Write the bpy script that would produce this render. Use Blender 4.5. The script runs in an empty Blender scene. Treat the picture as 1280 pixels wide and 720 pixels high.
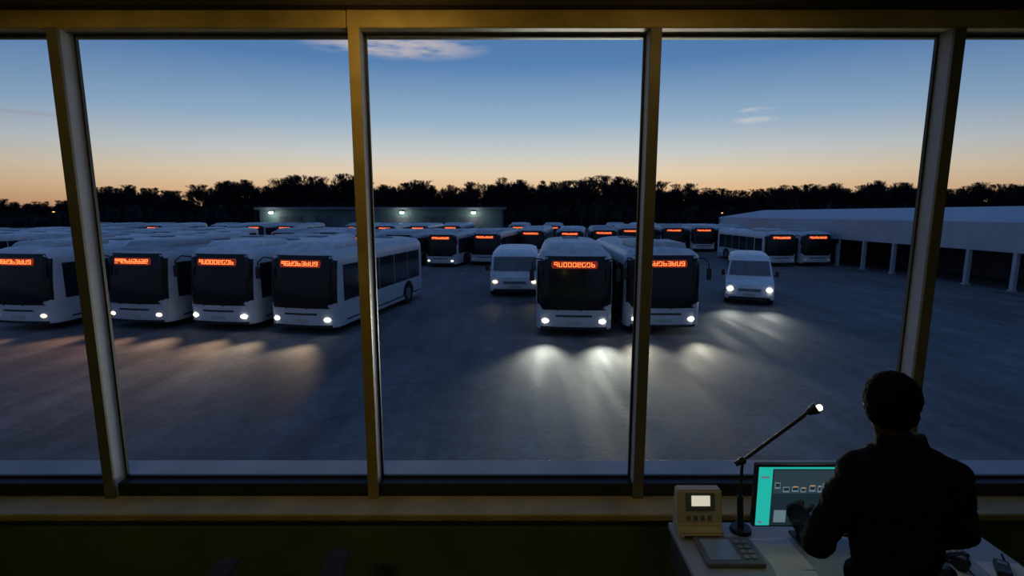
import bpy, bmesh, math, random
from mathutils import Vector, Matrix, noise
random.seed(7)
S = bpy.context.scene
COL = S.collection
S.view_settings.view_transform = 'Standard'
G = -1.85          # yard level (control-room floor is z = 0)

# ------------------------------------------------------------------ materials
def mat(name, col, rough=0.6, metal=0.0, var=0.12, scale=8.0, emit=None, es=0.0, bump=0.0, spec=0.5, objvar=None):
    m = bpy.data.materials.new(name); m.use_nodes = True
    nt = m.node_tree; b = nt.nodes['Principled BSDF']
    b.inputs['Roughness'].default_value = rough
    b.inputs['Metallic'].default_value = metal
    b.inputs['Specular IOR Level'].default_value = spec
    tc = nt.nodes.new('ShaderNodeTexCoord'); n = nt.nodes.new('ShaderNodeTexNoise')
    n.inputs['Scale'].default_value = scale; n.inputs['Detail'].default_value = 5
    nt.links.new(tc.outputs['Object'], n.inputs['Vector'])
    r = nt.nodes.new('ShaderNodeValToRGB')
    r.color_ramp.elements[0].position = 0.3; r.color_ramp.elements[1].position = 0.7
    r.color_ramp.elements[0].color = tuple(c*(1-var) for c in col)+(1,)
    r.color_ramp.elements[1].color = tuple(min(1, c*(1+var)) for c in col)+(1,)
    nt.links.new(n.outputs['Fac'], r.inputs['Fac']); src = r.outputs['Color']
    if objvar:      # every vehicle a slightly different shade
        oi = nt.nodes.new('ShaderNodeObjectInfo'); mr = nt.nodes.new('ShaderNodeMapRange')
        mr.inputs['To Min'].default_value = objvar[0]; mr.inputs['To Max'].default_value = objvar[1]
        nt.links.new(oi.outputs['Random'], mr.inputs['Value'])
        x = nt.nodes.new('ShaderNodeVectorMath'); x.operation='SCALE'
        nt.links.new(src, x.inputs[0]); nt.links.new(mr.outputs['Result'], x.inputs['Scale']); src = x.outputs[0]
    nt.links.new(src, b.inputs['Base Color'])
    if bump > 0:
        bp = nt.nodes.new('ShaderNodeBump'); bp.inputs['Strength'].default_value = bump
        nt.links.new(n.outputs['Fac'], bp.inputs['Height']); nt.links.new(bp.outputs['Normal'], b.inputs['Normal'])
    if emit:
        b.inputs['Emission Color'].default_value = tuple(emit)+(1,)
        b.inputs['Emission Strength'].default_value = es
    return m

M = {}
M['bus_white'] = mat('bus_white', (.62,.64,.66), .35, scale=2, objvar=(.85,1.05))
M['bus_roof'] = mat('bus_roof_white', (.66,.68,.70), .5, scale=3, var=.16, objvar=(.55,1.08))
M['van_white'] = mat('van_white', (.74,.76,.78), .4, scale=3)
M['roof_grey'] = mat('roof_hatch_grey', (.16,.18,.20), .6)
M['black_glass'] = mat('black_glass', (.010,.011,.013), .15, var=.3, spec=.35)
M['van_glass_sky_tint'] = mat('van_glass_sky_tint', (.13,.145,.16), .15, var=.2)  # pale sky reflection put into the base colour
M['side_glass'] = mat('side_glass', (.02,.025,.032), .12, var=.3)
M['black_plastic'] = mat('black_plastic', (.015,.015,.017), .5)
M['rubber'] = mat('rubber', (.012,.012,.012), .85)
M['hub'] = mat('hub_metal', (.3,.31,.33), .4, .7)
M['lamp_on'] = mat('headlight_on', (.9,.9,.85), .2, emit=(1,.97,.82), es=12)
M['lamp_warm'] = mat('headlight_warm', (.9,.8,.7), .2, emit=(1,.72,.5), es=2.5)
M['lamp_dim'] = mat('headlight_dim', (.9,.8,.7), .2, emit=(1,.88,.68), es=1.2)
M['lamp_off'] = mat('headlight_off', (.35,.37,.4), .15, emit=(1,.9,.7), es=.05)
M['lamp_red'] = mat('marker_red', (.5,.02,.01), .3, emit=(1,.08,.03), es=2.0)
M['sign_bg'] = mat('sign_panel', (.03,.006,.004), .4, emit=(1,.08,.01), es=.16)
M['sign_led'] = mat('sign_led', (.8,.2,.05), .4, emit=(1,.19,.05), es=2.2)
M['plate'] = mat('licence_plate', (.5,.5,.42), .5)
M['frame_gold_lit'] = mat('bronze_frame_lit', (.42,.31,.10), .45, .1, var=.2, scale=5)  # brighter copy of the frame bronze, warm lamplight put into the colour
M['frame_bronze_shaded'] = mat('bronze_frame_shaded', (.165,.150,.095), .5, .1, var=.2, scale=5)  # darker copy for the dimmer mullions, shade put into the colour
M['frame_grey'] = mat('grey_frame', (.42,.47,.53), .55, .0, var=.12, scale=5)
M['frame_dark'] = mat('dark_frame', (.03,.03,.032), .5, .2)
M['sill'] = mat('sill_wood', (.46,.36,.14), .5, var=.25, scale=4)
M['ledge'] = mat('ledge_metal', (.42,.46,.50), .6, var=.15, scale=3)
M['wall_green'] = mat('wall_green', (.13,.21,.085), .8, var=.2, scale=2)
M['ceiling'] = mat('ceiling_dark', (.045,.035,.022), .85, var=.2, scale=2)
M['floor'] = mat('floor_carpet', (.02,.02,.02), .95, var=.3, scale=40)
M['desk'] = mat('desk_laminate', (.40,.45,.50), .45, var=.08, scale=4)
M['desk_side'] = mat('desk_panel', (.10,.10,.10), .6)
M['beige'] = mat('beige_plastic', (.62,.55,.38), .5, var=.06)
M['grey_plastic'] = mat('grey_plastic', (.16,.18,.20), .5)
M['key'] = mat('keycap', (.30,.32,.33), .6)
M['paper'] = mat('paper', (.78,.81,.84), .8, var=.05)
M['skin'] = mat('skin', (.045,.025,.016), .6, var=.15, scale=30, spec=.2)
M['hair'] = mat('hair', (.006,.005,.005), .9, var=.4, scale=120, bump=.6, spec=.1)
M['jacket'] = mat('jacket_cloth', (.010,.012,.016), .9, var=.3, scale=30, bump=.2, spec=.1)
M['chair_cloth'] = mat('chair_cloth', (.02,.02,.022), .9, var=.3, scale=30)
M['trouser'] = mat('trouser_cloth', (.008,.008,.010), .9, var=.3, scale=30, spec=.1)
M['shoe'] = mat('shoe_leather', (.01,.008,.007), .4)
M['eye'] = mat('eye_white', (.6,.6,.58), .2)
M['bark'] = mat('bark', (.040,.036,.036), .95, var=.4, scale=2, spec=.05)
M['wood_mass'] = mat('woodland_dark', (.028,.030,.036), 1, var=.6, scale=.6, spec=0)
M['depot_wall'] = mat('depot_wall', (.085,.14,.15), .7, var=.2, scale=.5)
M['depot_roof'] = mat('depot_roof', (.10,.13,.15), .7, var=.1, scale=.5)
M['concrete'] = mat('concrete', (.44,.46,.48), .85, var=.15, scale=2)
M['shed_dark'] = mat('shed_dark', (.08,.09,.11), .8, var=.3, scale=.8)
M['lamp_glow'] = mat('wall_lamp_glow', (.9,.9,.8), .4, emit=(1,.93,.7), es=22)
M['orange_glow'] = mat('street_lamp_glow', (.9,.5,.2), .4, emit=(1,.45,.12), es=2)
M['bulb'] = mat('bulb_glow', (.9,.85,.7), .4, emit=(1,.85,.55), es=3)
M['display'] = mat('small_display', (.6,.6,.5), .4, emit=(1,.93,.75), es=.6)
M['scr_teal'] = mat('screen_teal', (.02,.2,.18), .4, emit=(.02,.62,.52), es=.7)
M['scr_dark'] = mat('screen_dark', (.02,.03,.04), .4, emit=(.015,.035,.05), es=.6)
M['scr_light'] = mat('screen_light', (.3,.4,.4), .4, emit=(.18,.27,.32), es=.6)
M['scr_mid'] = mat('screen_mid', (.1,.15,.15), .4, emit=(.035,.065,.09), es=.6)
M['scr_warm'] = mat('screen_warm', (.4,.3,.2), .4, emit=(.8,.40,.16), es=.6)

def corrugated():
    m = mat('corrugated_roof', (.44,.47,.52), .6, .0, var=.08, scale=1.5)
    nt = m.node_tree; b = nt.nodes['Principled BSDF']
    w = nt.nodes.new('ShaderNodeTexWave'); w.bands_direction = 'Y'; w.inputs['Scale'].default_value = 1.0
    tc = nt.nodes.new('ShaderNodeTexCoord'); nt.links.new(tc.outputs['Object'], w.inputs['Vector'])
    bp = nt.nodes.new('ShaderNodeBump'); bp.inputs['Strength'].default_value = .15; bp.inputs['Distance'].default_value = .03
    nt.links.new(w.outputs['Fac'], bp.inputs['Height']); nt.links.new(bp.outputs['Normal'], b.inputs['Normal'])
    return m
M['corr'] = corrugated()

def asphalt():
    m = bpy.data.materials.new('asphalt'); m.use_nodes = True
    nt = m.node_tree; b = nt.nodes['Principled BSDF']; N = nt.nodes.new; Lk = nt.links.new
    tc = N('ShaderNodeTexCoord')
    def noi(sc, det, vec=None, dist=0):
        n = N('ShaderNodeTexNoise'); n.inputs['Scale'].default_value = sc; n.inputs['Detail'].default_value = det; n.inputs['Distortion'].default_value = dist
        Lk(vec or tc.outputs['Object'], n.inputs['Vector']); return n.outputs['Fac']
    big = noi(.22, 7, None, .6)
    mp = N('ShaderNodeMapping'); mp.inputs['Scale'].default_value = (1.2,.12,1); mp.inputs['Rotation'].default_value=(0,0,.25); Lk(tc.outputs['Object'], mp.inputs['Vector'])
    streak = noi(1.3, 8, mp.outputs[0])
    patch = noi(1.6, 7, None, 1.0)
    fine = noi(8, 6)
    def mixc(f, c0, c1, p0=.35, p1=.65):
        r = N('ShaderNodeValToRGB'); r.color_ramp.elements[0].position=p0; r.color_ramp.elements[1].position=p1
        r.color_ramp.elements[0].color=c0+(1,); r.color_ramp.elements[1].color=c1+(1,); Lk(f, r.inputs['Fac']); return r.outputs['Color']
    base = mixc(big, (.125,.129,.131), (.178,.182,.184))
    def mulc(a, c, fac):
        x = N('ShaderNodeMix'); x.data_type='RGBA'; x.blend_type='MULTIPLY'; x.inputs[0].default_value=fac; Lk(a,x.inputs[6]); Lk(c,x.inputs[7]); return x.outputs[2]
    c = mulc(base, mixc(streak,(.66,.66,.66),(1.15,1.15,1.15)), .9)
    c = mulc(c, mixc(patch,(.76,.76,.76),(1.12,1.12,1.12),.38,.62), .6)
    c = mulc(c, mixc(fine,(.82,.82,.82),(1.12,1.12,1.12)), .6)
    Lk(c, b.inputs['Base Color'])
    rr = N('ShaderNodeMapRange'); rr.inputs['From Min'].default_value=.35; rr.inputs['From Max'].default_value=.65
    rr.inputs['To Min'].default_value=.66; rr.inputs['To Max'].default_value=.86
    Lk(streak, rr.inputs['Value']); Lk(rr.outputs['Result'], b.inputs['Roughness'])
    b.inputs['Specular IOR Level'].default_value = .22
    bp = N('ShaderNodeBump'); bp.inputs['Strength'].default_value=.3; bp.inputs['Distance'].default_value=.012
    Lk(fine, bp.inputs['Height']); Lk(bp.outputs['Normal'], b.inputs['Normal'])
    return m
M['asphalt'] = asphalt()

# ------------------------------------------------------------------ helpers
def empty(name, loc, label, category, rotz=0, group=None):
    e = bpy.data.objects.new(name, None); e.empty_display_size = .2
    e.location = loc; e.rotation_euler = (0,0,rotz); COL.objects.link(e)
    e['label'] = label; e['category'] = category
    if group: e['group'] = group
    return e

def obj(name, bm, mats, parent=None, smooth=False, label=None, category=None, kind=None, loc=None, group=None):
    me = bpy.data.meshes.new(name); bm.normal_update(); bm.to_mesh(me); bm.free()
    if not isinstance(mats, (list, tuple)): mats = [mats]
    for m in mats: me.materials.append(m)
    if smooth:
        for p in me.polygons: p.use_smooth = True
    o = bpy.data.objects.new(name, me); COL.objects.link(o)
    if parent: o.parent = parent
    if loc: o.location = loc
    if label: o['label'] = label
    if category: o['category'] = category
    if kind: o['kind'] = kind
    if group: o['group'] = group
    return o

def box(bm, x0,x1,y0,y1,z0,z1, bev=0, mi=0, seg=2):
    r = bmesh.ops.create_cube(bm, size=1)
    vs = r['verts']
    for v in vs:
        v.co = Vector(((x0+x1)/2 + v.co.x*(x1-x0), (y0+y1)/2 + v.co.y*(y1-y0), (z0+z1)/2 + v.co.z*(z1-z0)))
    fs = set(f for v in vs for f in v.link_faces)
    for f in fs: f.material_index = mi
    if bev > 0:
        es = list(set(e for v in vs for e in v.link_edges))
        bmesh.ops.bevel(bm, geom=es, offset=bev, segments=seg, profile=.5, affect='EDGES', material=-1)
    return vs

def cyl(bm, p0, p1, r0, r1=None, seg=16, mi=0, caps=True):
    p0 = Vector(p0); p1 = Vector(p1); r1 = r0 if r1 is None else r1
    d = p1-p0; L = d.length
    q = d.to_track_quat('Z','Y').to_matrix().to_4x4()
    mtx = Matrix.Translation((p0+p1)/2) @ q
    r = bmesh.ops.create_cone(bm, cap_ends=caps, cap_tris=False, segments=seg, radius1=r0, radius2=r1, depth=L, matrix=mtx)
    for f in set(f for v in r['verts'] for f in v.link_faces): f.material_index = mi
    return r['verts']

def ball(bm, c, rad, seg=16, rot=None, mi=0):
    if not isinstance(rad, (tuple, list)): rad = (rad,)*3
    mtx = Matrix.Translation(c)
    if rot is not None: mtx = mtx @ rot
    mtx = mtx @ Matrix.Diagonal((rad[0],rad[1],rad[2],1))
    r = bmesh.ops.create_uvsphere(bm, u_segments=seg, v_segments=max(6,seg//2), radius=1, matrix=mtx)
    for f in set(f for v in r['verts'] for f in v.link_faces): f.material_index = mi

def cap(bm, p0, p1, r0, r1=None, seg=14):
    r1 = r0 if r1 is None else r1
    cyl(bm, p0, p1, r0, r1, seg); ball(bm, Vector(p0), r0, seg); ball(bm, Vector(p1), r1, seg)

def boxobj(name, x0,x1,y0,y1,z0,z1, m, bev=0, **k):
    bm = bmesh.new(); box(bm, x0,x1,y0,y1,z0,z1, bev)
    return obj(name, bm, m, **k)

# ------------------------------------------------------------------ world (dusk sky)
w = bpy.data.worlds.new('dusk'); S.world = w; w.use_nodes = True
nt = w.node_tree; nt.nodes.clear()
out = nt.nodes.new('ShaderNodeOutputWorld'); bg = nt.nodes.new('ShaderNodeBackground')
tc = nt.nodes.new('ShaderNodeTexCoord'); sep = nt.nodes.new('ShaderNodeSeparateXYZ')
nt.links.new(tc.outputs['Generated'], sep.inputs[0])
def s2l(c): return tuple(((x/255)/12.92 if x <= 10 else ((x/255+.055)/1.055)**2.4) for x in c)
def ramp(stops):
    r = nt.nodes.new('ShaderNodeValToRGB'); e = r.color_ramp.elements
    e[0].position = stops[0][0]; e[0].color = stops[0][1]+(1,)
    e[1].position = stops[-1][0]; e[1].color = stops[-1][1]+(1,)
    for p, c in stops[1:-1]:
        x = e.new(p); x.color = c+(1,)
    return r
def math_n(op, a=None, b=None, clamp=False):
    n = nt.nodes.new('ShaderNodeMath'); n.operation = op; n.use_clamp = clamp
    for i, v in enumerate((a,b)):
        if v is None: continue
        if isinstance(v, (int,float)): n.inputs[i].default_value = v
        else: nt.links.new(v, n.inputs[i])
    return n.outputs[0]
rs = ramp([(0.0, s2l((208,150,108))), (.035, s2l((229,188,144))), (.065, s2l((226,205,174))), (.10, s2l((200,202,198))),
           (.155, s2l((150,177,200))), (.25, s2l((88,130,178))), (.38, s2l((62,102,156))), (1.0, s2l((76,106,154)))])
rb = ramp([(0.0, s2l((82,88,108))), (.10, s2l((88,98,124))), (.3, s2l((72,96,134))), (1.0, s2l((76,106,154)))])
nt.links.new(sep.outputs['Z'], rs.inputs['Fac']); nt.links.new(sep.outputs['Z'], rb.inputs['Fac'])
yy = math_n('MULTIPLY_ADD', sep.outputs['Y'], .5); nt.nodes[-1].inputs[2].default_value = .5
ra = ramp([(0.0, (1,1,1)), (.55, (.9,.9,.92)), (.80, (.60,.65,.75)), (.90, (.80,.84,.90)), (.985, (1,1,1)), (1.0, (1,1,1))])
nt.links.new(yy, ra.inputs['Fac'])
fm = nt.nodes.new('ShaderNodeMapRange'); fm.inputs['From Min'].default_value=.45; fm.inputs['From Max'].default_value=.80
nt.links.new(yy, fm.inputs['Value'])
mb = nt.nodes.new('ShaderNodeMix'); mb.data_type='RGBA'; nt.links.new(fm.outputs['Result'], mb.inputs[0]); nt.links.new(rb.outputs['Color'], mb.inputs[6]); nt.links.new(rs.outputs['Color'], mb.inputs[7])
mul = nt.nodes.new('ShaderNodeMix'); mul.data_type = 'RGBA'; mul.blend_type = 'MULTIPLY'; mul.inputs[0].default_value = 1
nt.links.new(mb.outputs[2], mul.inputs[6]); nt.links.new(ra.outputs['Color'], mul.inputs[7])
cur = mul.outputs[2]
def cloud(center, sx, sz, ns, col, strength):
    global cur
    sub = nt.nodes.new('ShaderNodeVectorMath'); sub.operation = 'SUBTRACT'; sub.inputs[1].default_value = center
    nt.links.new(tc.outputs['Generated'], sub.inputs[0])
    sc = nt.nodes.new('ShaderNodeVectorMath'); sc.operation = 'MULTIPLY'; sc.inputs[1].default_value = (1/sx, 1/sx, 1/sz)
    nt.links.new(sub.outputs[0], sc.inputs[0])
    ln = nt.nodes.new('ShaderNodeVectorMath'); ln.operation = 'LENGTH'; nt.links.new(sc.outputs[0], ln.inputs[0])
    fall = math_n('SUBTRACT', 1.0, ln.outputs['Value'], True)
    n = nt.nodes.new('ShaderNodeTexNoise'); n.inputs['Scale'].default_value = ns; n.inputs['Detail'].default_value = 6
    st = nt.nodes.new('ShaderNodeVectorMath'); st.operation = 'MULTIPLY'; st.inputs[1].default_value = (1,1,5)
    nt.links.new(tc.outputs['Generated'], st.inputs[0]); nt.links.new(st.outputs[0], n.inputs['Vector'])
    t = math_n('SUBTRACT', n.outputs['Fac'], .34, True); t = math_n('MULTIPLY', t, 5.0, True)
    f2 = math_n('MULTIPLY', fall, 1.7, True)
    f = math_n('MULTIPLY', math_n('MULTIPLY', f2, t), strength)
    mx = nt.nodes.new('ShaderNodeMix'); mx.data_type = 'RGBA'
    nt.links.new(f, mx.inputs[0]); nt.links.new(cur, mx.inputs[6]); mx.inputs[7].default_value = col+(1,)
    cur = mx.outputs[2]
cloud((-.200,.9395,.2752), .17, .024, 16, s2l((214,198,190)), .6)
cloud((.4075,.901,.1466), .040, .007, 20, s2l((205,203,205)), .6)
cloud((.405,.893,.162), .034, .006, 22, s2l((205,203,205)), .55)
cloud((-.66,.74,.13), .08, .004, 10, s2l((150,150,165)), .45)
nt.links.new(cur, bg.inputs['Color']); bg.inputs['Strength'].default_value = 1.0
nt.links.new(bg.outputs[0], out.inputs[0])

# ------------------------------------------------------------------ camera
cd = bpy.data.cameras.new('camera'); cam = bpy.data.objects.new('camera', cd); COL.objects.link(cam)
cd.sensor_width = 36; cd.lens = 650/1280*36; cd.clip_start = .05; cd.clip_end = 3000
cam.location = (0,0,2.4); cam.rotation_euler = (math.radians(90-8.66), 0, 0)
S.camera = cam

# ------------------------------------------------------------------ room
ST = dict(kind='structure')
WX0, WX1 = -3.95, 3.88
boxobj('floor', WX0,WX1,-2.2,2.95,-.12,0, M['floor'], label='dark carpeted control room floor', category='floor', **ST)
boxobj('ceiling', WX0,WX1,-2.2,3.1,3.44,3.6, M['ceiling'], label='dark brown control room ceiling', category='ceiling', **ST)
boxobj('wall_back', WX0,WX1,-2.35,-2.2,0,3.46, M['wall_green'], label='dark green painted back wall', category='wall', **ST)
boxobj('wall_left', WX0-.15,WX0,-2.35,3.1,G,3.6, M['wall_green'], label='dark green painted side wall', category='wall', **ST)
boxobj('wall_right', WX1,WX1+.15,-2.35,3.1,G,3.6, M['wall_green'], label='dark green painted side wall', category='wall', **ST)
boxobj('wall_front', WX0,WX1,2.88,3.08,G,.69, M['wall_green'], label='dark green low wall below the window', category='wall', **ST)
bm = bmesh.new(); box(bm, WX0,-.86,2.865,3.06,3.325,3.415,.006); box(bm, -.857,WX1,2.862,3.06,3.325,3.415,.006)
obj('trim_1', bm, M['frame_gold_lit'], label='bronze window head beam under the ceiling', category='trim', **ST)
boxobj('trim_13', WX0,WX1,2.80,3.06,3.415,3.445, M['ceiling'], label='dark strip above the window head', category='trim', **ST)
bm = bmesh.new(); box(bm, WX0,WX1,2.70,2.90,.655,.70,.01); box(bm, WX0,WX1,2.84,2.88,.60,.66,.004)
obj('trim_2', bm, M['sill'], label='brown wooden window sill board', category='trim', **ST)
boxobj('trim_3', WX0,WX1,2.90,3.00,.69,.775, M['frame_dark'], .005, label='dark metal bottom window rail', category='trim', **ST)
boxobj('trim_4', WX0,WX1,3.003,3.22,.69,.762, M['ledge'], .005, label='pale exterior window ledge', category='trim', **ST)
mx_ = [-2.385,-.822,.748,2.325]
allx = [-3.90]+mx_+[3.83]
for i, x in enumerate(mx_):
    bm = bmesh.new()
    box(bm, x-.030,x+.030,2.86,2.880,.70,3.33,.003, 0)
    box(bm, x-.026,x+.026,2.880,3.00,.70,3.33,.002, 1)
    box(bm, x-.031,x+.031,2.97,2.985,.775,3.33,.002, 2)
    obj('trim_%d'%(i+5), bm, [M['frame_gold_lit'] if i==1 else M['frame_bronze_shaded'],M['frame_grey'],M['frame_dark']], label='bronze faced vertical window mullion with grey metal sides', category='trim', **ST)
for i in range(5):
    a, b = allx[i]+.031, allx[i+1]-.031
    bm = bmesh.new()
    for (x0,x1,z0,z1) in ((a,a+.008,.775,3.325),(b-.008,b,.775,3.325),(a,b,.775,.790),(a,b,3.310,3.325)):
        box(bm, x0,x1,2.965,2.985,z0,z1,0,0)
    obj('window_%d'%(i+1), bm, [M['frame_dark']], label='large clear window with thin dark metal frame', category='window', **ST)

def unseen_ceiling_light(x, y, e, tilt=38, col=(1,.64,.18)):
    r = empty('unseen_ceiling_light', (x,y,3.44), 'unseen slim warm light fixture under the ceiling', 'light', group='ceiling lights')
    bm = bmesh.new(); box(bm,-.35,.35,-.05,.05,-.05,0,.01); obj('housing', bm, M['frame_dark'], r)
    bm = bmesh.new(); box(bm,-.33,.33,-.035,.035,-.06,-.05,.002); obj('diffuser', bm, mat('diffuser', (.8,.6,.3), .5, emit=(1,.6,.22), es=.6), r)
    ld = bpy.data.lights.new('unseen_warm_tube','AREA'); ld.shape='RECTANGLE'; ld.size=.62; ld.size_y=.06; ld.energy=e; ld.color=col
    lo = bpy.data.objects.new('unseen_warm_tube', ld); COL.objects.link(lo); lo.parent=r; lo.location=(0,0,-.07)
    lo.rotation_euler = (math.radians(tilt),0,0)
unseen_ceiling_light(-2.2,2.2,.7); unseen_ceiling_light(-.6,2.3,2.6); unseen_ceiling_light(.85,2.25,.9)
unseen_ceiling_light(-1.3,-.6,6.5,25,(1,.74,.30)); unseen_ceiling_light(1.6,-.6,1.3,25,(1,.78,.45))  # unseen back pair, added to brighten the sill and low wall

# ------------------------------------------------------------------ yard ground
boxobj('ground', -500,500,3.08,700,G-.3,G, M['asphalt'], label='worn dark grey asphalt bus yard', category='ground', **ST)

# ------------------------------------------------------------------ bus
L = 8.3; HW = 1.275; TOP = 2.84; RR = .34
def bend(x, z):
    return .12*(abs(x)/HW)**2 + .24*max(0,(z-.95)/2.0)**2
def fsurf(x, z):
    r = RR
    ax = abs(x)-(HW-r)
    az = z-(TOP-r)
    d2 = (max(0,ax))**2+(max(0,az))**2
    y = r-math.sqrt(max(0.0001, r*r-min(d2, r*r*.999)))
    return y+bend(x,z)*max(0,1-y/1.5)
def rounded_body(bm, hw, l, zt, zb, r=.2, cuts=19):
    bmesh.ops.create_cube(bm, size=2)
    bmesh.ops.subdivide_edges(bm, edges=bm.edges[:], cuts=cuts, use_grid_fill=True)
    c = Vector((0, l/2, (zt+zb-.4)/2)); h = Vector((hw, l/2, (zt-zb+.4)/2))
    for v in bm.verts:
        p = Vector([math.sin(q*math.pi/2)*h[i] for i, q in enumerate(v.co)])
        inner = Vector([max(-h[i]+r, min(h[i]-r, p[i])) for i in range(3)])
        d = p-inner
        if d.length > 1e-6: p = inner+d.normalized()*r
        v.co = c+p; v.co.z = max(v.co.z, zb)
        if v.co.z > zt-.5:
            v.co.z += .12*(1-(v.co.x/hw)**2)*min(1,max(0,(v.co.z-zt+.3)/.3))*min(1,v.co.y/.6)
def grid_on_front(bm, x0,x1,z0,z1,off,nx=14,nz=10,corner=0.0, mi=0):
    rows=[]
    for j in range(nz+1):
        t=j/nz; z=z0+(z1-z0)*t; row=[]
        e = min(z-z0, z1-z); sh = 0
        if corner>0 and e < corner: sh = corner-math.sqrt(max(0,corner**2-(corner-e)**2))
        for i in range(nx+1):
            x = x0+sh+(x1-x0-2*sh)*i/nx
            row.append(bm.verts.new((x, fsurf(x,z)-off, z)))
        rows.append(row)
    for j in range(nz):
        for i in range(nx):
            f=bm.faces.new((rows[j][i],rows[j][i+1],rows[j+1][i+1],rows[j+1][i])); f.material_index=mi

SEGS = [((0,0),(0,1)),((0,1),(0,2)),((0,2),(1,2)),((1,2),(1,1)),((1,1),(1,0)),((0,0),(1,0)),((0,1),(1,1))]
def glyph_mesh(seed, n, x0, x1, z0, z1):
    rnd = random.Random(seed); bm = bmesh.new()
    wch = (x1-x0)/n; hh=(z1-z0)/2; t=.024
    for k in range(n):
        gx = x0+k*wch; gw = wch*.62
        on = rnd.sample(range(7), rnd.choice((5,6,6)))
        for s in on:
            (a,b),(c,d) = SEGS[s]
            xa,xb = gx+min(a,c)*gw, gx+max(a,c)*gw
            za,zb = z0+min(b,d)*hh, z0+max(b,d)*hh
            xm=(xa+xb)/2; zm=(za+zb)/2; yf=fsurf(xm,zm)-.05
            box(bm, xa-t/2,xb+t/2, yf-.004, yf+.004, za-t/2, zb+t/2)
    me = bpy.data.meshes.new('sign_lettering'); bm.to_mesh(me); bm.free(); me.materials.append(M['sign_led']); return me

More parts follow.
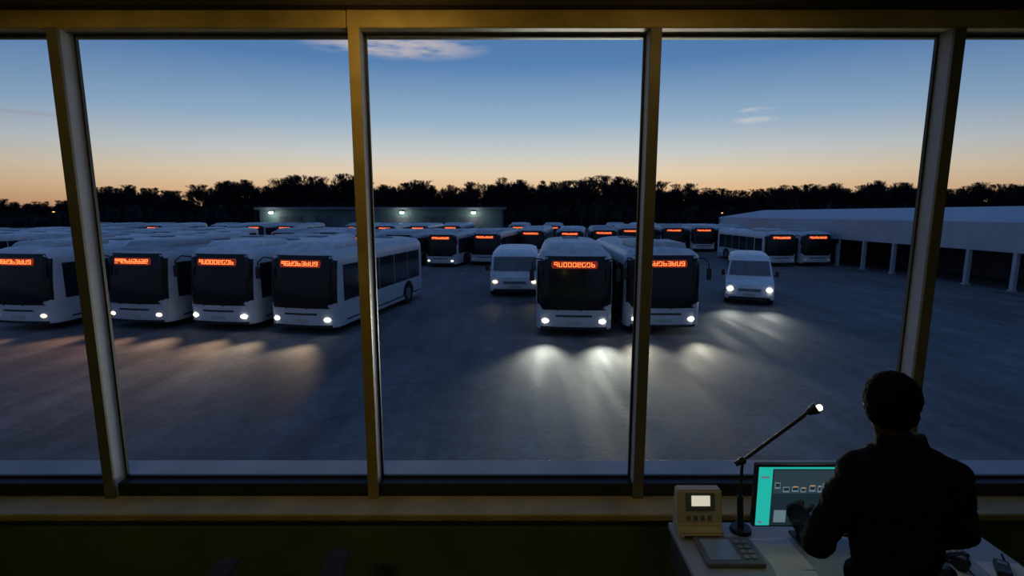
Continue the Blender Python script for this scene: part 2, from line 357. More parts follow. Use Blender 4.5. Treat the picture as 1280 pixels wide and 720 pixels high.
def build_bus(loc, yaw, label):
    r = empty('bus', loc, label, 'bus', -math.radians(yaw), 'parked city buses')
    P = []
    def add(o): P.append(o); return o
    bm = bmesh.new(); rounded_body(bm, HW, L, TOP, .27, RR)
    for v in bm.verts: 
        if v.co.y < 1.5: v.co.y += bend(v.co.x, v.co.z)*max(0,1-v.co.y/1.5)
    bm.normal_update()
    for f in bm.faces:
        if f.normal.z > .75 and f.calc_center_median().z>2.6: f.material_index = 1
    add(obj('body', bm, [M['bus_white'],M['bus_roof']], r, True))
    bm = bmesh.new(); grid_on_front(bm, -1.235,1.235,.93,2.70,.014,nx=24,corner=.20); add(obj('windshield', bm, M['black_glass'], r, True))
    bm = bmesh.new(); grid_on_front(bm, -.76,.76,2.30,2.55,.03,nz=3,corner=.03); sg = add(obj('destination_sign', bm, M['sign_bg'], r, True, label='glowing orange destination display'))
    lt = bpy.data.objects.new('sign_lettering', GL[0]); COL.objects.link(lt); lt.parent = sg; add(lt)
    for xs in (-.55,.25):
        bm = bmesh.new()
        x1=xs+.5
        cyl(bm,(xs,fsurf(xs,1.0)-.03,1.0),(x1,fsurf(x1,1.22)-.03,1.22),.012,seg=6)
        cyl(bm,(xs,fsurf(xs,.9)-.02,.9),(xs+.01,fsurf(xs,1.0)-.03,1.005),.018,seg=6)
        add(obj('wiper', bm, M['black_plastic'], r))
    bm = bmesh.new(); grid_on_front(bm, -1.1,1.1,.275,.36,.015,nz=2); add(obj('bumper_lip', bm, M['black_plastic'], r))
    bm = bmesh.new(); grid_on_front(bm, -.27,.27,.43,.55,.015,nz=2); add(obj('licence_plate', bm, M['plate'], r))
    bm = bmesh.new(); grid_on_front(bm, -.6,.6,.70,.76,.012,nz=1); add(obj('grille', bm, M['black_plastic'], r))
    for s in (-1,1):
        bm = bmesh.new(); x=s*.93; ball(bm, Vector((x, fsurf(x,.55)+.01,.55)), (.12,.045,.07)); add(obj('headlight', bm, M['lamp_off'], r, True))
        bm = bmesh.new()
        pts=[(s*1.0,.34,2.56),(s*1.25,.0,2.64),(s*1.38,-.14,2.48),(s*1.39,-.14,2.28)]
        for a,b in zip(pts,pts[1:]): cyl(bm,a,b,.022,seg=8)
        box(bm, s*1.39-.075,s*1.39+.075,-.20,-.10,1.92,2.32,.03)
        add(obj('mirror', bm, M['black_plastic'], r, False))
        n = 5; y0=1.75 if s<0 else .62; y1=L-.55; st=(y1-y0)/n
        for k in range(n):
            bm = bmesh.new(); a=y0+k*st+.03; b=y0+(k+1)*st-.03
            box(bm, s*(HW+.006)-.006, s*(HW+.006)+.006, a,b,1.12,2.36,.0)
            add(obj('side_window', bm, M['side_glass'], r))
        bm = bmesh.new(); box(bm, s*(HW+.003)-.004, s*(HW+.003)+.004, .8,L-.4,.42,.47); add(obj('side_trim', bm, M['black_plastic'], r))
        for wy in (2.35, L-1.95):
            bm = bmesh.new()
            cyl(bm,(s*(HW-.27),wy,.47),(s*(HW+.01),wy,.47),.47,seg=28,mi=0)
            cyl(bm,(s*(HW+.01),wy,.47),(s*(HW+.022),wy,.47),.27,.22,seg=20,mi=1)
            add(obj('wheel', bm, [M['rubber'],M['hub']], r))
            bm = bmesh.new(); vs=[bm.verts.new((s*(HW+.004), wy+.6*math.cos(a*math.pi/14), max(.275,.45+.6*math.sin(a*math.pi/14)))) for a in range(15)]
            bm.faces.new(vs if s>0 else vs[::-1]); add(obj('wheel_arch', bm, M['rubber'], r))
        bm = bmesh.new(); box(bm, s*1.0-.06,s*1.0+.06,L-.05,L+.01,.8,1.1,.01); add(obj('tail_light', bm, M['lamp_red'], r))
    bm = bmesh.new(); box(bm, -HW-.012,-HW+.004,.62,1.66,.36,2.34); add(obj('door', bm, M['side_glass'], r, label='glazed double passenger door'))
    bm = bmesh.new(); box(bm,-.92,.92,.75,3.0,2.84,3.08,.11,seg=4)
    for v in bm.verts:
        if v.co.z>2.9: v.co.z += .05*(1-(v.co.x/.92)**2)
        if v.co.y<1.2 and v.co.z>2.9: v.co.y += (v.co.z-2.9)*1.2
    add(obj('roof_unit', bm, M['bus_roof'], r, True))
    for y in (4.0,6.3):
        bm = bmesh.new(); box(bm,-.36,.36,y,y+.7,2.94,2.995,.02); add(obj('roof_hatch', bm, M['roof_grey'], r))
    return r, P

GL = [glyph_mesh(s, 9, -.66,.71,2.365,2.495) for s in (3,8,21)]
def dup_mesh_mat(o, m):
    me = o.data.copy(); me.materials.clear(); me.materials.append(m); return me
def copy_bus(src, loc, yaw, label, gi=0, sc=(1,1,1)):
    r0, P0 = src
    r = r0.copy(); COL.objects.link(r); r.location = loc; r.rotation_euler=(0,0,-math.radians(yaw)); r['label']=label
    r.scale=sc
    mp = {r0:r}; P=[]
    for p in P0:
        q = p.copy(); mp[p]=q; q.parent = mp[p.parent]; COL.objects.link(q)
        if q.name.startswith('sign_lettering'): q.data = GL[gi%3]
        P.append(q)
    return r, P
LITMESH = {}
def set_lit(bus, m):
    for p in bus[1]:
        if p.name.startswith('headlight'):
            key=(p.data.name, m.name)
            if key not in LITMESH: LITMESH[key]=dup_mesh_mat(p,m)
            p.data = LITMESH[key]
def headlamps(bus, energy, col, x=.93, z=.55, y=-.06, tilt=90, size=64):
    r = bus[0]
    for s in (-1,1):
        ld = bpy.data.lights.new('headlamp_beam','SPOT'); ld.energy=energy; ld.color=col; ld.spot_size=math.radians(size); ld.spot_blend=1; ld.shadow_soft_size=.25
        lo = bpy.data.objects.new('headlamp_beam', ld); COL.objects.link(lo); lo.parent=r
        lo.location=(s*x, y-.26, z); lo.rotation_euler=(math.radians(tilt),0,math.pi+random.uniform(-.08,.08))

T = build_bus((-7.15,17.25,G), 11, 'white city bus, lit headlights, at the end of the parked row')
buses=[]
def nb(x,d,yaw,label,**k):
    b = copy_bus(T,(x,d,G),yaw,label,**k); buses.append(b); return b
front=[T]
front.append(nb(-10.25,17.8,10,'white city bus with lit headlights beside the end bus',gi=1))
front.append(nb(-13.4,18.1,10,'white city bus with dim marker lights in the parked row',gi=2))
front.append(nb(-17.3,17.87,8,'white city bus set apart from the row by a gap',gi=0))
c1 = nb(2.05,16.9,5,'white city bus with bright headlights standing in the open yard',gi=1)
c2 = nb(5.13,17.25,1,'white city bus with bright headlights beside another in the yard',gi=0)
far_lab = 'white city bus parked in a rear row with lit orange sign'
k=0
FS=(.95,1,.88); FS2=(.95,1,.84)
for (x,d,yaw) in [(-11.6,37.5,12),(-8.4,37.8,12),(-5.25,37.9,12),(-2.1,39.2,12),
                  (1.6,45,10),(4.9,44.3,9),(8.1,46,7),(11.4,50,8),
                  (16.0,51.5,6),(19.0,51.6,2),(22.2,51.2,-2),(19.9,38.3,-3),(22.75,38.6,-3)]:
    nb(x,d,yaw,far_lab,gi=k,sc=FS); k+=1
for i,dd in enumerate((1.5,-.5,None,2.2,-.8,1.0,None,.5,2.0)):
    if dd is None: continue
    nb(-13.2-3.5*i, 30.6+.4*i+dd, 10+random.uniform(-5,5), far_lab, gi=k,sc=FS2); k+=1
for i in range(14):
    if i in (2,6,9): continue
    nb(-15.5-3.8*i, 44+random.uniform(-1.8,1.8), 10+random.uniform(-5,5), far_lab, gi=k,sc=FS2); k+=1
for i in range(18):
    if i in (3,7,12,15): continue
    nb(-50.0+3.9*i+random.uniform(-.2,.2), 61+random.uniform(-1.2,1.2), 5+random.uniform(-3,5), far_lab, gi=k,sc=FS2); k+=1
on = M['lamp_on']
for b in (T,front[1],c1,c2): set_lit(b, on)
set_lit(front[3], M['lamp_warm']); set_lit(front[2], M['lamp_warm'])
for i in (7,11,20,22,25,29): set_lit(buses[min(i,len(buses)-1)], M['lamp_warm'])
headlamps(T,620,(1,.72,.44)); headlamps(front[1],720,(1,.62,.36)); headlamps(front[2],620,(1,.52,.30)); headlamps(front[3],480,(1,.60,.36))
headlamps(c1,720,(.95,1,.86)); headlamps(c2,480,(1,.93,.72))

# ------------------------------------------------------------------ vans
def build_van(loc, yaw, label, lamp, sc=(1,1,1), boxy=False):
    r = empty('van', loc, label, 'van', -math.radians(yaw), 'white vans'); r.scale = sc
    if boxy:
        prof = [(0.02,.28),(0,.45),(.02,.78),(.05,.95),(.16,1.10),(.22,1.18),(.52,1.98),(.78,2.14),(1.3,2.22),(5.0,2.22),(5.15,2.15),(5.22,1.2),(5.22,.28)]
        w0,w1=(.22,1.18),(.52,1.98)
    else:
        prof = [(0.02,.28),(0,.45),(.02,.78),(.10,.95),(.62,1.14),(.80,1.22),(1.45,2.0),(1.75,2.16),(2.4,2.22),(5.0,2.2),(5.15,2.1),(5.22,1.2),(5.22,.28)]
        w0,w1=(.80,1.22),(1.45,2.0)
    tp = .06 if boxy else .15
    def HWz(z): return 1.0-tp*max(0,(z-1.0)/1.2)**1.3
    bm = bmesh.new(); nx=12; loops=[]
    for i in range(nx+1):
        s=-1+2*i/nx; s=math.sin(s*math.pi/2); row=[]
        for (y,z) in prof:
            yy=y + (.22*abs(s)**4 if y<.15 or (not boxy and y<.8) else (.12*abs(s)**3 if y<2 else 0))
            zz=z-(.14*abs(s)**5 if z>1.9 else 0)
            row.append(bm.verts.new((s*HWz(z),yy,zz)))
        loops.append(row)
    n=len(prof)
    for i in range(nx):
        for j in range(n):
            bm.faces.new((loops[i][j],loops[i+1][j],loops[i+1][(j+1)%n],loops[i][(j+1)%n]))
    bm.faces.new(loops[0]); bm.faces.new(loops[-1][::-1])
    bmesh.ops.recalc_face_normals(bm, faces=bm.faces[:])
    bd=obj('body', bm, M['van_white'], r, False)
    bv=bd.modifiers.new('b','BEVEL'); bv.width=.04; bv.segments=3; bv.limit_method='ANGLE'; bv.angle_limit=math.radians(30)
    bm = bmesh.new(); rows=[]
    for j in range(5):
        t=.10+.80*j/4; y=w0[0]+(w1[0]-w0[0])*t; z=w0[1]+(w1[1]-w0[1])*t; row=[]
        for i in range(9):
            s=(-1+2*i/8)*.88
            row.append(bm.verts.new((s*HWz(z), y+.12*abs(s)**3-.03, z+.02)))
        rows.append(row)
    for j in range(4):
        for i in range(8): bm.faces.new((rows[j][i],rows[j][i+1],rows[j+1][i+1],rows[j+1][i]))
    obj('windshield', bm, M['van_glass_sky_tint'], r, True)
    for s in (-1,1):
        for (a,b) in ((1.55,2.35),(2.45,3.6),(3.7,4.85)):
            bm=bmesh.new(); vs=box(bm, -.006,.006,a,b,1.28,1.92)
            for v in vs:
                v.co.x += s*(HWz(v.co.z)+.006)
                if a<2 and v.co.y<1.6: v.co.y-=(.75 if boxy else (.45 if v.co.z<1.5 else 0))
            obj('side_window', bm, M['side_glass'], r)
        bm=bmesh.new(); ball(bm,Vector((s*.78,.10,.74)),(.13,.07,.085)); obj('headlight',bm,lamp,r,True)
        my=.35 if boxy else 1.05
        bm=bmesh.new(); cyl(bm,(s*.93,my+.05,1.3),(s*1.1,my,1.35),.02,seg=8); box(bm,s*1.12-.07,s*1.12+.07,my-.05,my+.03,1.25,1.52,.02); obj('mirror',bm,M['black_plastic'],r)
        for wy in (.95,4.2):
            bm=bmesh.new(); cyl(bm,(s*.78,wy,.33),(s*1.01,wy,.33),.33,seg=24,mi=0); cyl(bm,(s*1.01,wy,.33),(s*1.02,wy,.33),.2,.17,seg=16,mi=1); obj('wheel',bm,[M['rubber'],M['hub']],r)
    bm=bmesh.new(); box(bm,-.45,.45,-.015,.03,.66,.78,.01); obj('grille',bm,M['grey_plastic'],r)
    bm=bmesh.new(); box(bm,-.85,.85,-.02,.05,.30,.40,.01); obj('bumper',bm,M['black_plastic'],r)
    bm=bmesh.new(); box(bm,-.26,.26,-.03,-.01,.46,.56); obj('licence_plate',bm,M['plate'],r)
    return r,[]
v1 = build_van((.12,24.9,G), 2, 'white boxy minibus with dim headlights standing behind the buses', M['lamp_dim'], (1.20,1.1,1.0), True)
v2 = build_van((10.5,22.7,G), 22, 'small white van with bright headlights alone in the yard', M['lamp_on'], (1,.9,.97))
headlamps(v2,260,(.95,1,.88),.78,.74,-.05); headlamps(v1,20,(1,.85,.6),.78,.74,-.05)

# ------------------------------------------------------------------ long shed on the right
sh = empty('bus_shed', (0,0,G), 'long open-fronted shed with pale corrugated roof and grey posts', 'building')
def shed_x(d): return 26.2-(d-26.5)*.112
N=12; d0,d1=12,57
secs=[]; bm=bmesh.new()
for i in range(N+1):
    d=d0+(d1-d0)*i/N; x=shed_x(d); rz=4.45-(d-28)*.012; fz=3.55-(d-28)*.008
    pts=[(x-.3,2.0),(x-.3,fz),(x-.15,fz+.06),(x+4.5,rz),(x+14,rz),(x+14,rz-.3),(x+4.5,rz-.3),(x-.05,fz-.2),(x-.05,2.0)]
    secs.append([bm.verts.new((p[0],d,p[1])) for p in pts])
for a,b in zip(secs,secs[1:]):
    n=len(a)
    for j in range(n): bm.faces.new((a[j],a[(j+1)%n],b[(j+1)%n],b[j]))
bm.faces.new(secs[0]); bm.faces.new(secs[-1][::-1])
bmesh.ops.recalc_face_normals(bm, faces=bm.faces[:])
obj('roof', bm, M['corr'], sh)
bm=bmesh.new()
vs=[(shed_x(d0)+4.5,d0),(shed_x(d1)+4.5,d1),(shed_x(d1)+4.8,d1),(shed_x(d0)+4.8,d0)]
lo=[bm.verts.new((x,y,0)) for x,y in vs]; hi=[bm.verts.new((x,y,3.5)) for x,y in vs]
for j in range(4): bm.faces.new((lo[j],lo[(j+1)%4],hi[(j+1)%4],hi[j]))
obj('rear_wall', bm, M['shed_dark'], sh)
xx=shed_x(d1); bm=bmesh.new(); box(bm, xx-.3,xx+4.8,d1-.3,d1-.05,0,3.2); obj('end_wall', bm, M['shed_dark'], sh)
d=14.2
while d<56:
    x=shed_x(d); bm=bmesh.new(); box(bm,x-.30,x-.08,d-.10,d+.10,0,2.02,.01); box(bm,x-.35,x-.03,d-.15,d+.15,0,.08,.01)
    obj('post', bm, M['concrete'], sh); d+=2.5

db = empty('depot_building', (-20,80,G), 'long low teal-grey depot building with white wall lamps', 'building')
bm=bmesh.new(); box(bm,-18.5,18.5,0,12,0,4.1,.05); obj('walls',bm,M['depot_wall'],db)
bm=bmesh.new(); box(bm,-19,19,-.6,12.5,4.1,4.5,.05); obj('roof',bm,M['depot_roof'],db)
for i in range(6):
    bm=bmesh.new(); box(bm,-15.5+i*5.5,-12+i*5.5,-.06,.02,.1,3.1,.02); obj('roller_door',bm,M['shed_dark'],db)
for x in (-16.3,3.4,14.2):
    bm=bmesh.new(); box(bm,x-.12,x+.12,-.9,-.02,3.75,3.9,.02,0); ball(bm,Vector((x,-.85,3.68)),(.32,.2,.16),12,mi=1); obj('wall_lamp',bm,[M['black_plastic'],M['lamp_glow']],db)
    ld=bpy.data.lights.new('wall_lamp_light','POINT'); ld.energy=90; ld.color=(.85,1,.92); ld.shadow_soft_size=.15
    lo_=bpy.data.objects.new('wall_lamp_light',ld); COL.objects.link(lo_); lo_.parent=db; lo_.location=(x,-1.3,3.4)

def street_lamp(x,d,h):
    r=empty('street_lamp',(x,d,G),'distant street lamp with small orange light','lamp',group='distant street lamps')
    bm=bmesh.new(); cyl(bm,(0,0,0),(0,0,h),.09,.05,seg=8); cyl(bm,(0,0,h),(.0,-.9,h+.15),.04,seg=6); obj('pole',bm,M['black_plastic'],r)
    bm=bmesh.new(); ball(bm,Vector((0,-1.0,h+.1)),(.16,.25,.09),10); obj('lamp_head',bm,M['orange_glow'],r)
for a in ((-82,95,3.6),(38,96,3.4)): street_lamp(*a)

# ------------------------------------------------------------------ trees
def tree_mesh(seed, h=9.5):
    rnd=random.Random(seed); bm=bmesh.new()
    def prism(p,q,r0,r1):
        d=(q-p).normalized(); a=d.orthogonal().normalized(); b=d.cross(a)
        A=[];B=[]
        for k in range(3):
            an=k*2.0944; o=a*math.cos(an)+b*math.sin(an)
            A.append(bm.verts.new(p+o*r0)); B.append(bm.verts.new(q+o*r1))
        for k in range(3): bm.faces.new((A[k],A[(k+1)%3],B[(k+1)%3],B[k]))
    def grow(p,d,l,r,lev):
        q=p+d*l; prism(p,q,r,r*.65)
        if lev==0: return
        nchild = 5 if lev>1 else 8
        for i in range(nchild):
            ax=Vector((rnd.uniform(-1,1),rnd.uniform(-1,1),rnd.uniform(-.25,.7))).normalized()
            nd=(d*.85+ax*.75+Vector((0,0,.12))).normalized()
            start=p+d*l*rnd.uniform(.4,1.0)
            grow(start,nd,l*rnd.uniform(.55,.72),max(.016,r*.50),lev-1)
    grow(Vector((0,0,0)),Vector((rnd.uniform(-.05,.05),0,1)).normalized(),h*.34,.22,5)
    # crown rounded to a dome
    zs=sorted(v.co.z for v in bm.verts); zm=zs[int(len(zs)*.985)]
    for v in bm.verts:
        v.co*= h/zm
        if v.co.z>h: v.co.z=h+(v.co.z-h)*.35
    me=bpy.data.meshes.new('tree'); bm.to_mesh(me); bm.free(); me.materials.append(M['bark']); return me
TM=[tree_mesh(s) for s in (1,2,3,4,5)]
def tree(x,d,h):
    o=bpy.data.objects.new('tree', random.choice(TM)); COL.objects.link(o)
    s=h/9.5; o.location=(x,d,G-.05); o.scale=(s*random.uniform(.95,1.15),s*.9,s); o.rotation_euler=(0,0,random.uniform(0,6.28))
    o['label']='bare dark winter tree in the treeline'; o['category']='tree'; o['group']='bare trees along the yard edge'
def th(px):
    if px < -.80: return 6.0
    if px < -.62: return 8.4
    if px < -.59: return 6.6
    if px < .27: return 10.0+.5*math.sin(px*14)
    return 9.0+.4*math.sin(px*11)
for i in range(125):
    t=-1.10+2.12*i/124+random.uniform(-.005,.005)
    d=(101,110)[i%2]+random.uniform(-1,1)
    tree(t*d, d, th(t)*random.uniform(.86,1.04))
bm=bmesh.new(); NX=420; rows=[]
for i in range(NX+1):
    x=-190+380*i/NX; t=x/120
    h=th(t)*.70+1.0*noise.noise(Vector((x*.18,0,3)))+.3*noise.noise(Vector((x*1.3,5,3)))
    col=[]
    for j,(fy,fz) in enumerate(((0,0),(-.6,.35),(-.2,.7),(1.2,.93),(3,1.0),(6,.8),(9,0))):
        n=noise.noise(Vector((x*.8,j*1.7,1)))
        col.append(bm.verts.new((x,120+fy+n*1.2,G-.05+max(0,fz*h*(1+.04*n)))))
    rows.append(col)
for a,b in zip(rows,rows[1:]):
    for j in range(len(a)-1): bm.faces.new((a[j],a[j+1],b[j+1],b[j]))
obj('woodland', bm, M['wood_mass'], label='dark dense woodland behind the bus yard', category='woodland', kind='stuff')

# ------------------------------------------------------------------ desk & things on it
DZ=.72
dk=empty('desk',(1.575,2.3,0),'pale grey control desk with dark panels by the window','desk')
bm=bmesh.new(); box(bm,-.73,.86,-.30,.30,DZ-.035,DZ,.008); obj('desktop',bm,M['desk'],dk)
for x in (-.70,.83):
    bm=bmesh.new(); box(bm,x-.015,x+.015,-.27,.28,0,DZ-.035,.004); obj('side_panel',bm,M['desk_side'],dk)
bm=bmesh.new(); box(bm,-.685,.815,.24,.265,.2,DZ-.035,.004); obj('back_panel',bm,M['desk_side'],dk)

ic=empty('desk_intercom',(.975,2.52,DZ),'beige desk intercom box with small lit display','intercom')
bm=bmesh.new()
pr=[(-.075,0),(-.075,.03),(-.045,.065),(-.01,.235),(.05,.235),(.05,0)]
A=[bm.verts.new((-.115,y,z)) for y,z in pr]; B=[bm.verts.new((.115,y,z)) for y,z in pr]
bm.faces.new(A); bm.faces.new(B[::-1])
for j in range(6): bm.faces.new((A[j],A[(j+1)%6],B[(j+1)%6],B[j]))
bmesh.ops.recalc_face_normals(bm, faces=bm.faces[:])
bmesh.ops.bevel(bm,geom=bm.edges[:],offset=.008,segments=2,affect='EDGES')
obj('body',bm,M['beige'],ic)
def on_slope(bm,x0,x1,t0,t1,off,mi=0):
    p0=Vector((0,-.045,.065)); p1=Vector((0,-.01,.235)); n=Vector((0,-.98,.2))
    a=p0.lerp(p1,t0)+n*off; b=p0.lerp(p1,t1)+n*off
    c=p0.lerp(p1,t0)-n*.003; d=p0.lerp(p1,t1)-n*.003
    Vv=[bm.verts.new((x,q.y,q.z)) for q in (a,b,c,d) for x in (x0,x1)]
    for idx in ((0,1,3,2),(4,6,7,5),(0,2,6,4),(1,5,7,3),(2,3,7,6),(0,4,5,1)):
        f=bm.faces.new([Vv[i] for i in idx]); f.material_index=mi
bm=bmesh.new(); on_slope(bm,-.075,.075,.40,.92,.003); obj('display_surround',bm,M['grey_plastic'],ic)
bm=bmesh.new(); on_slope(bm,-.045,.05,.55,.85,.006); obj('display',bm,M['display'],ic)
for i in range(4):
    bm=bmesh.new(); on_slope(bm,-.07+i*.036,-.052+i*.036,.12,.26,.005); obj('button',bm,M['grey_plastic'],ic)
bm=bmesh.new(); box(bm,-.09,.09,-.079,-.074,.010,.022); obj('slot',bm,M['black_plastic'],ic)

mo=empty('monitor',(1.49,2.42,DZ),'black desktop monitor showing camera view of the yard','monitor')
bm=bmesh.new(); box(bm,-.28,.28,-.012,.025,.095,.43,.008); obj('bezel',bm,M['black_plastic'],mo)
bm=bmesh.new(); box(bm,-.03,.03,.02,.04,.01,.3,.006); box(bm,-.04,.11,-.06,.09,0,.012,.005); obj('stand',bm,M['black_plastic'],mo)
bm=bmesh.new()
def pane(x0,x1,z0,z1,mi,o=0): box(bm,x0,x1,-.0155-o,-.0125,z0,z1,0,mi)
pane(-.268,.268,.108,.418,1)
pane(-.268,-.200,.108,.418,0,.001); pane(-.200,.268,.410,.418,0,.001)
pane(-.258,-.214,.36,.372,2,.0015); pane(-.258,-.235,.12,.132,2,.0015)
pane(-.192,.262,.215,.402,4,.001); pane(-.192,.262,.215,.280,1,.0015)
rr_=random.Random(5)
x=-.185
while x<.235:      # tiny bus pictures on the dark camera image
    wd=rr_.uniform(.016,.034); z=rr_.uniform(.286,.312); hh_=rr_.uniform(.022,.036)
    pane(x,x+wd,z,z+hh_,2,.002); pane(x+.003,x+wd-.003,z+hh_*.3,z+hh_*.85,1,.003)
    if rr_.random()<.5: pane(x+.005,x+wd-.005,z+hh_*.85,z+hh_,3,.0035)
    x+=wd+rr_.uniform(.002,.018)
pane(-.192,.262,.112,.205,1,.0012)
pane(-.180,-.12,.125,.190,2,.002); pane(-.09,-.04,.130,.185,3,.002); pane(.02,.12,.125,.190,0,.002); pane(.14,.25,.125,.190,2,.002)
obj('screen',bm,[M['scr_teal'],M['scr_dark'],M['scr_light'],M['scr_warm'],M['scr_mid']],mo,label='lit screen with teal strip and bus images')

lp=empty('desk_lamp',(1.205,2.52,DZ),'black articulated desk lamp with small glowing bulb','lamp')
bm=bmesh.new(); cyl(bm,(0,0,0),(0,0,.022),.055,.05,seg=24); obj('base',bm,M['black_plastic'],lp)
bm=bmesh.new(); cyl(bm,(0,0,.02),(-.015,.0,.20),.016,seg=12); cyl(bm,(-.015,0,.19),(-.015,0,.39),.008,seg=10); obj('lower_arm',bm,M['black_plastic'],lp)
bm=bmesh.new(); ball(bm,Vector((-.015,0,.395)),.02,14); cyl(bm,(-.05,0,.375),(-.015,0,.395),.014,seg=10); obj('joint',bm,M['black_plastic'],lp)
bm=bmesh.new(); cyl(bm,(-.015,0,.395),(.30,-.02,.675),.0075,seg=10); cyl(bm,(.01,.0,.405),(.28,-.02,.645),.003,seg=8); obj('upper_arm',bm,M['black_plastic'],lp)
bm=bmesh.new(); cyl(bm,(.285,-.02,.662),(.325,-.03,.69),.014,.030,seg=16); obj('lamp_shade',bm,M['black_plastic'],lp)
bm=bmesh.new(); ball(bm,Vector((.333,-.036,.695)),.016,14); obj('bulb',bm,M['bulb'],lp,True)
ld=bpy.data.lights.new('bulb_light','POINT'); ld.energy=.6; ld.color=(1,.88,.68); ld.shadow_soft_size=.02
lo_=bpy.data.objects.new('bulb_light',ld); COL.objects.link(lo_); lo_.parent=lp; lo_.location=(.36,-.06,.71)

tr=empty('touch_panel',(1.065,2.335,DZ),'grey flat control panel with small buttons on the desk','control panel')
bm=bmesh.new(); box(bm,-.14,.14,-.105,.105,0,.022,.006); obj('case',bm,M['grey_plastic'],tr)
bm=bmesh.new(); box(bm,-.115,.03,-.075,.08,.022,.0245,.001); obj('screen',bm,mat('dim_screen',(.09,.12,.15),.2,emit=(.2,.3,.4),es=.08),tr)
for r_ in range(4):
    for c_ in range(2):
        bm=bmesh.new(); x=.05+c_*.036; y=-.07+r_*.038; box(bm,x,x+.026,y,y+.026,.021,.028,.003); obj('button',bm,M['key'],tr)
for i,(x,y,a) in enumerate(((1.325,2.335,.05),(1.31,2.10,-.12),(2.07,2.13,.15),(2.31,2.15,-.1))):
    bm=bmesh.new(); box(bm,-.095,.095,-.12,.12,0,.0015)
    o=obj('paper',bm,M['paper'],label='sheet of white paper lying on the desk',category='paper',loc=(x,y,DZ+.0005+i*.0001),group='papers on the desk'); o.rotation_euler=(0,0,a)

kb=empty('keypad',(2.10,2.37,DZ),'black keypad with pale keys on the desk','keyboard',.1)
bm=bmesh.new(); box(bm,-.12,.12,-.08,.08,0,.02,.005); obj('case',bm,M['black_plastic'],kb)
for r_ in range(4):
    for c_ in range(6):
        bm=bmesh.new(); x=-.1+c_*.035; y=-.065+r_*.035; box(bm,x,x+.027,y,y+.027,.019,.027,.003); obj('key',bm,M['key'],kb)
hs=empty('headset',(2.04,2.19,DZ+.002),'black headset lying on papers on the desk','headset',.5)
bm=bmesh.new()
for i in range(14):
    a0=math.pi*i/14; a1=math.pi*(i+1)/14
    cyl(bm,(.085*math.cos(a0),.10*math.sin(a0),.012),(.085*math.cos(a1),.10*math.sin(a1),.012),.009,seg=8)
obj('headband',bm,M['black_plastic'],hs,True)
for s in (-1,1):
    bm=bmesh.new(); cyl(bm,(s*.085-s*.03,-.01,.034),(s*.085+s*.012,-.01,.034),.034,.028,seg=18); obj('ear_cup',bm,M['black_plastic'],hs)
bm=bmesh.new(); cyl(bm,(.085,-.02,.02),(.03,-.10,.012),.004,seg=8); ball(bm,Vector((.03,-.10,.012)),.01,10); obj('microphone',bm,M['black_plastic'],hs)
hr=empty('handheld_radio',(2.29,2.20,DZ+.002),'black handheld radio lying on a sheet of paper','radio',-.6)
bm=bmesh.new(); box(bm,-.028,.028,-.06,.06,0,.032,.007); obj('case',bm,M['black_plastic'],hr)
bm=bmesh.new(); cyl(bm,(.016,.055,.018),(.016,.14,.018),.006,.004,seg=10); obj('antenna',bm,M['rubber'],hr)
bm=bmesh.new(); box(bm,-.018,.018,.015,.04,.031,.034,.001); obj('display',bm,M['key'],hr)

# ------------------------------------------------------------------ office chair
ch=empty('office_chair',(-1.08,2.05,0),'black office chair with armrests by the window','chair',math.radians(8))
bm=bmesh.new(); box(bm,-.24,.24,-.22,.25,.43,.50,.03,seg=3); obj('seat',bm,M['chair_cloth'],ch)
bm=bmesh.new(); box(bm,-.22,.22,-.27,-.21,.54,.93,.03,seg=3); obj('backrest',bm,M['chair_cloth'],ch)
for s in (-1,1):
    bm=bmesh.new(); box(bm,s*.26-.055,s*.26+.055,-.08,.28,.70,.73,.012); obj('armrest',bm,M['chair_cloth'],ch)
    bm=bmesh.new(); cyl(bm,(s*.22,.03,.45),(s*.26,.05,.50),.015,seg=8); cyl(bm,(s*.26,.05,.49),(s*.26,.08,.705),.016,seg=8); obj('armrest_support',bm,M['black_plastic'],ch)
bm=bmesh.new(); cyl(bm,(0,0,.10),(0,0,.43),.03,seg=14); box(bm,-.03,.03,-.26,-.1,.41,.44); box(bm,-.03,.03,-.285,-.255,.41,.7); obj('column',bm,M['black_plastic'],ch)
for i in range(5):
    a=i*2*math.pi/5; x,y=math.cos(a)*.28,math.sin(a)*.28
    bm=bmesh.new(); cyl(bm,(0,0,.11),(x,y,.07),.025,.016,seg=8); obj('base_leg',bm,M['black_plastic'],ch)
    bm=bmesh.new(); cyl(bm,(x-.012,y,.03),(x+.012,y,.03),.03,seg=14); cyl(bm,(x,y,.03),(x,y,.07),.01,seg=8); obj('caster',bm,M['rubber'],ch)

# ------------------------------------------------------------------ person
def remeshed(name, bm, m, parent, voxel, smooth_it=3, disp=None, label=None):
    me=bpy.data.meshes.new(name+'_src'); bm.to_mesh(me); bm.free()
    o=bpy.data.objects.new(name+'_src',me); COL.objects.link(o)
    r=o.modifiers.new('r','REMESH'); r.mode='VOXEL'; r.voxel_size=voxel
    if smooth_it:
        s=o.modifiers.new('s','SMOOTH'); s.factor=.5; s.iterations=smooth_it
    dg=bpy.context.evaluated_depsgraph_get(); dg.update()
    nm=bpy.data.meshes.new_from_object(o.evaluated_get(dg)); bpy.data.objects.remove(o)
    if disp:
        bb=bmesh.new(); bb.from_mesh(nm); bb.normal_update()
        for v in bb.verts: v.co += v.normal*disp(v.co)
        bb.to_mesh(nm); bb.free()
    nm.name=name; nm.materials.clear(); nm.materials.append(m)
    for p in nm.polygons: p.use_smooth=True
    q=bpy.data.objects.new(name,nm); COL.objects.link(q); q.parent=parent
    if label: q['label']=label
    return q

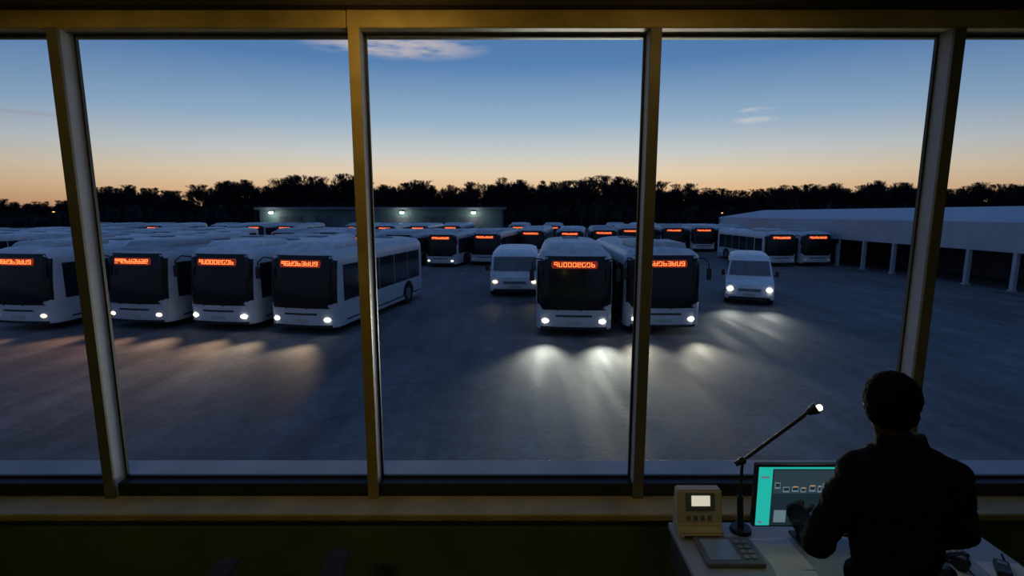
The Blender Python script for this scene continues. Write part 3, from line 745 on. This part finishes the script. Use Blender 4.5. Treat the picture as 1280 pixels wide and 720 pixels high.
PX,PY=1.46,1.83
pe=empty('person',(PX,PY,0),'person in dark jacket standing at the desk, one hand raised','person')
V=lambda x,y,z: Vector((x-PX,y-PY,z))
head=V(1.435,1.885,1.672)
Rh=Matrix.Rotation(math.radians(-24),4,'Z')
def H(x,y,z): return head+(Rh@Vector((x,y,z)))
shL,shR=V(1.312,1.85,1.410),V(1.630,1.81,1.410)
elL,wrL=V(1.222,1.90,1.085),V(1.272,2.12,1.045)
elR,wrR=V(1.745,1.86,1.155),V(1.60,2.08,.97)
def hand(bm, wr, d, n, s, curl, spread=1):
    d=d.normalized(); n=(n-d*n.dot(d)).normalized(); s=(s-d*s.dot(d)-n*s.dot(n)).normalized()
    for k in (-.028,-.010,.010,.028):
        cap(bm, wr+d*.01+s*k*.6, wr+d*.088+s*k, .013,.012,10)
    for off,ln,cr in ((.030,.072,.9),(.010,.082,1.0),(-.010,.076,1.1),(-.029,.060,1.25)):
        p=wr+d*.090+s*off; ang=0; dd=d
        for fr,rad in ((.45,.0092),(.30,.0085),(.25,.0078)):
            ang+=curl*cr; dd=(d*math.cos(ang)+n*math.sin(ang)+s*off*1.5*spread).normalized()
            q=p+dd*ln*fr; cap(bm,p,q,rad,rad*.94,10); p=q
    p=wr+d*.028+s*.026; dd=(d*.62+s*.70+n*.25).normalized()
    q=p+dd*.042; cap(bm,p,q,.013,.0105,10)
    dd=(d*.9+s*.25+n*.35).normalized(); q2=q+dd*.030; cap(bm,q,q2,.0105,.009,10)
    q3=q2+(dd+n*.3).normalized()*.022; cap(bm,q2,q3,.009,.008,10)
bm=bmesh.new()
ball(bm,H(0,-.004,.012),(.076,.095,.104),24,Rh); ball(bm,H(0,.03,-.055),(.056,.066,.068),20,Rh)
cap(bm,H(0,.092,.005),H(0,.112,-.026),.008,.013,10); ball(bm,H(0,.094,-.062),(.024,.012,.009),12,Rh); ball(bm,H(0,.084,.030),(.050,.014,.011),12,Rh); ball(bm,H(0,.082,-.100),(.022,.016,.016),12,Rh)
for s in (-1,1):
    ball(bm,H(s*.076,-.002,-.012),(.010,.020,.030),12,Rh@Matrix.Rotation(s*.3,4,'Z')); ball(bm,H(s*.042,.068,-.022),(.022,.018,.018),12,Rh)
cap(bm,V(1.46,1.83,1.45),H(0,-.01,-.07),.062,.056,18)
cap(bm,V(1.46,1.84,1.48),shL,.06,.055); cap(bm,V(1.46,1.84,1.48),shR,.06,.055)
ball(bm,V(1.47,1.84,1.32),(.16,.105,.18),20); ball(bm,V(1.475,1.835,1.12),(.135,.10,.19),20); ball(bm,V(1.475,1.82,.95),(.145,.11,.13),20)
cap(bm,shL,elL,.050,.040); cap(bm,elL,wrL,.040,.026); cap(bm,shR,elR,.050,.040); cap(bm,elR,wrR,.040,.026)
hand(bm,wrL,Vector((.25,.95,.15)),Vector((.5,0,-.86)),Vector((.85,0,.5)),.45)
hand(bm,wrR,Vector((-.45,.85,.05)),Vector((-.3,.2,-.9)),Vector((-.7,-.5,.3)),.5)
for s in (-1,1):
    hp=V(1.475+s*.08,1.82,.92); kn=V(1.475+s*.10,1.84,.50); an=V(1.475+s*.105,1.80,.09)
    cap(bm,hp,kn,.08,.058); cap(bm,kn,an,.055,.038); cap(bm,an,an+Vector((0,.13,-.045)),.035,.03)
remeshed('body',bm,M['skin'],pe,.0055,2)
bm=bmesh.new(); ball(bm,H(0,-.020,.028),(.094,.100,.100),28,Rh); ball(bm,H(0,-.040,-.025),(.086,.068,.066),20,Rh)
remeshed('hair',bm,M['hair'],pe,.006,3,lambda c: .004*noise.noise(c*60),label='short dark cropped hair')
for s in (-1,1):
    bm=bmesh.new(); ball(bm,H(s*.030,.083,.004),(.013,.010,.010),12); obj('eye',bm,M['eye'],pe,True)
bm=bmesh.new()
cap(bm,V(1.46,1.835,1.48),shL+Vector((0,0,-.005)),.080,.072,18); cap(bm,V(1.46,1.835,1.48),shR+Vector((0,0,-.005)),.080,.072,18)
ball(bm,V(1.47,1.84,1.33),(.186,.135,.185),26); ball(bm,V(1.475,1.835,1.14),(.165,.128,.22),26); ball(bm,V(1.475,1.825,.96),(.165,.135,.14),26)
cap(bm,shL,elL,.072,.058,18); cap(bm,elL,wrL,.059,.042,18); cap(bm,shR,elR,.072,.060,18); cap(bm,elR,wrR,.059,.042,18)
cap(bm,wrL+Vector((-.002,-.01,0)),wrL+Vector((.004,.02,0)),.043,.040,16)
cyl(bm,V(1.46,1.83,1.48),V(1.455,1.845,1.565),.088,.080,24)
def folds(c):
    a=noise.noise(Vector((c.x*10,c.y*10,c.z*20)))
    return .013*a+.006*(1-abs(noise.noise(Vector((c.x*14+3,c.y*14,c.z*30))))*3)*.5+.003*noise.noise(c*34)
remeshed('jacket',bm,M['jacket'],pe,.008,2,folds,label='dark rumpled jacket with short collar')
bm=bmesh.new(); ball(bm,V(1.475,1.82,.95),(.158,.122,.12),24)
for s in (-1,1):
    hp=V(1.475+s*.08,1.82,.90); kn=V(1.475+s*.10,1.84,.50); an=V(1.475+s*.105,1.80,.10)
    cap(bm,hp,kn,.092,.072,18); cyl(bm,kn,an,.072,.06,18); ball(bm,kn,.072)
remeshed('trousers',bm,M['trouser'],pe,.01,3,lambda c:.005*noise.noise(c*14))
for s in (-1,1):
    x=1.475+s*.105; bm=bmesh.new(); ball(bm,V(x,1.87,.045),(.048,.13,.045),16); ball(bm,V(x,1.79,.06),(.042,.055,.055),14)
    box(bm,x-PX-.045,x-PX+.045,1.745-PY,1.99-PY,0,.02,.006); remeshed('shoe',bm,M['shoe'],pe,.007,2)
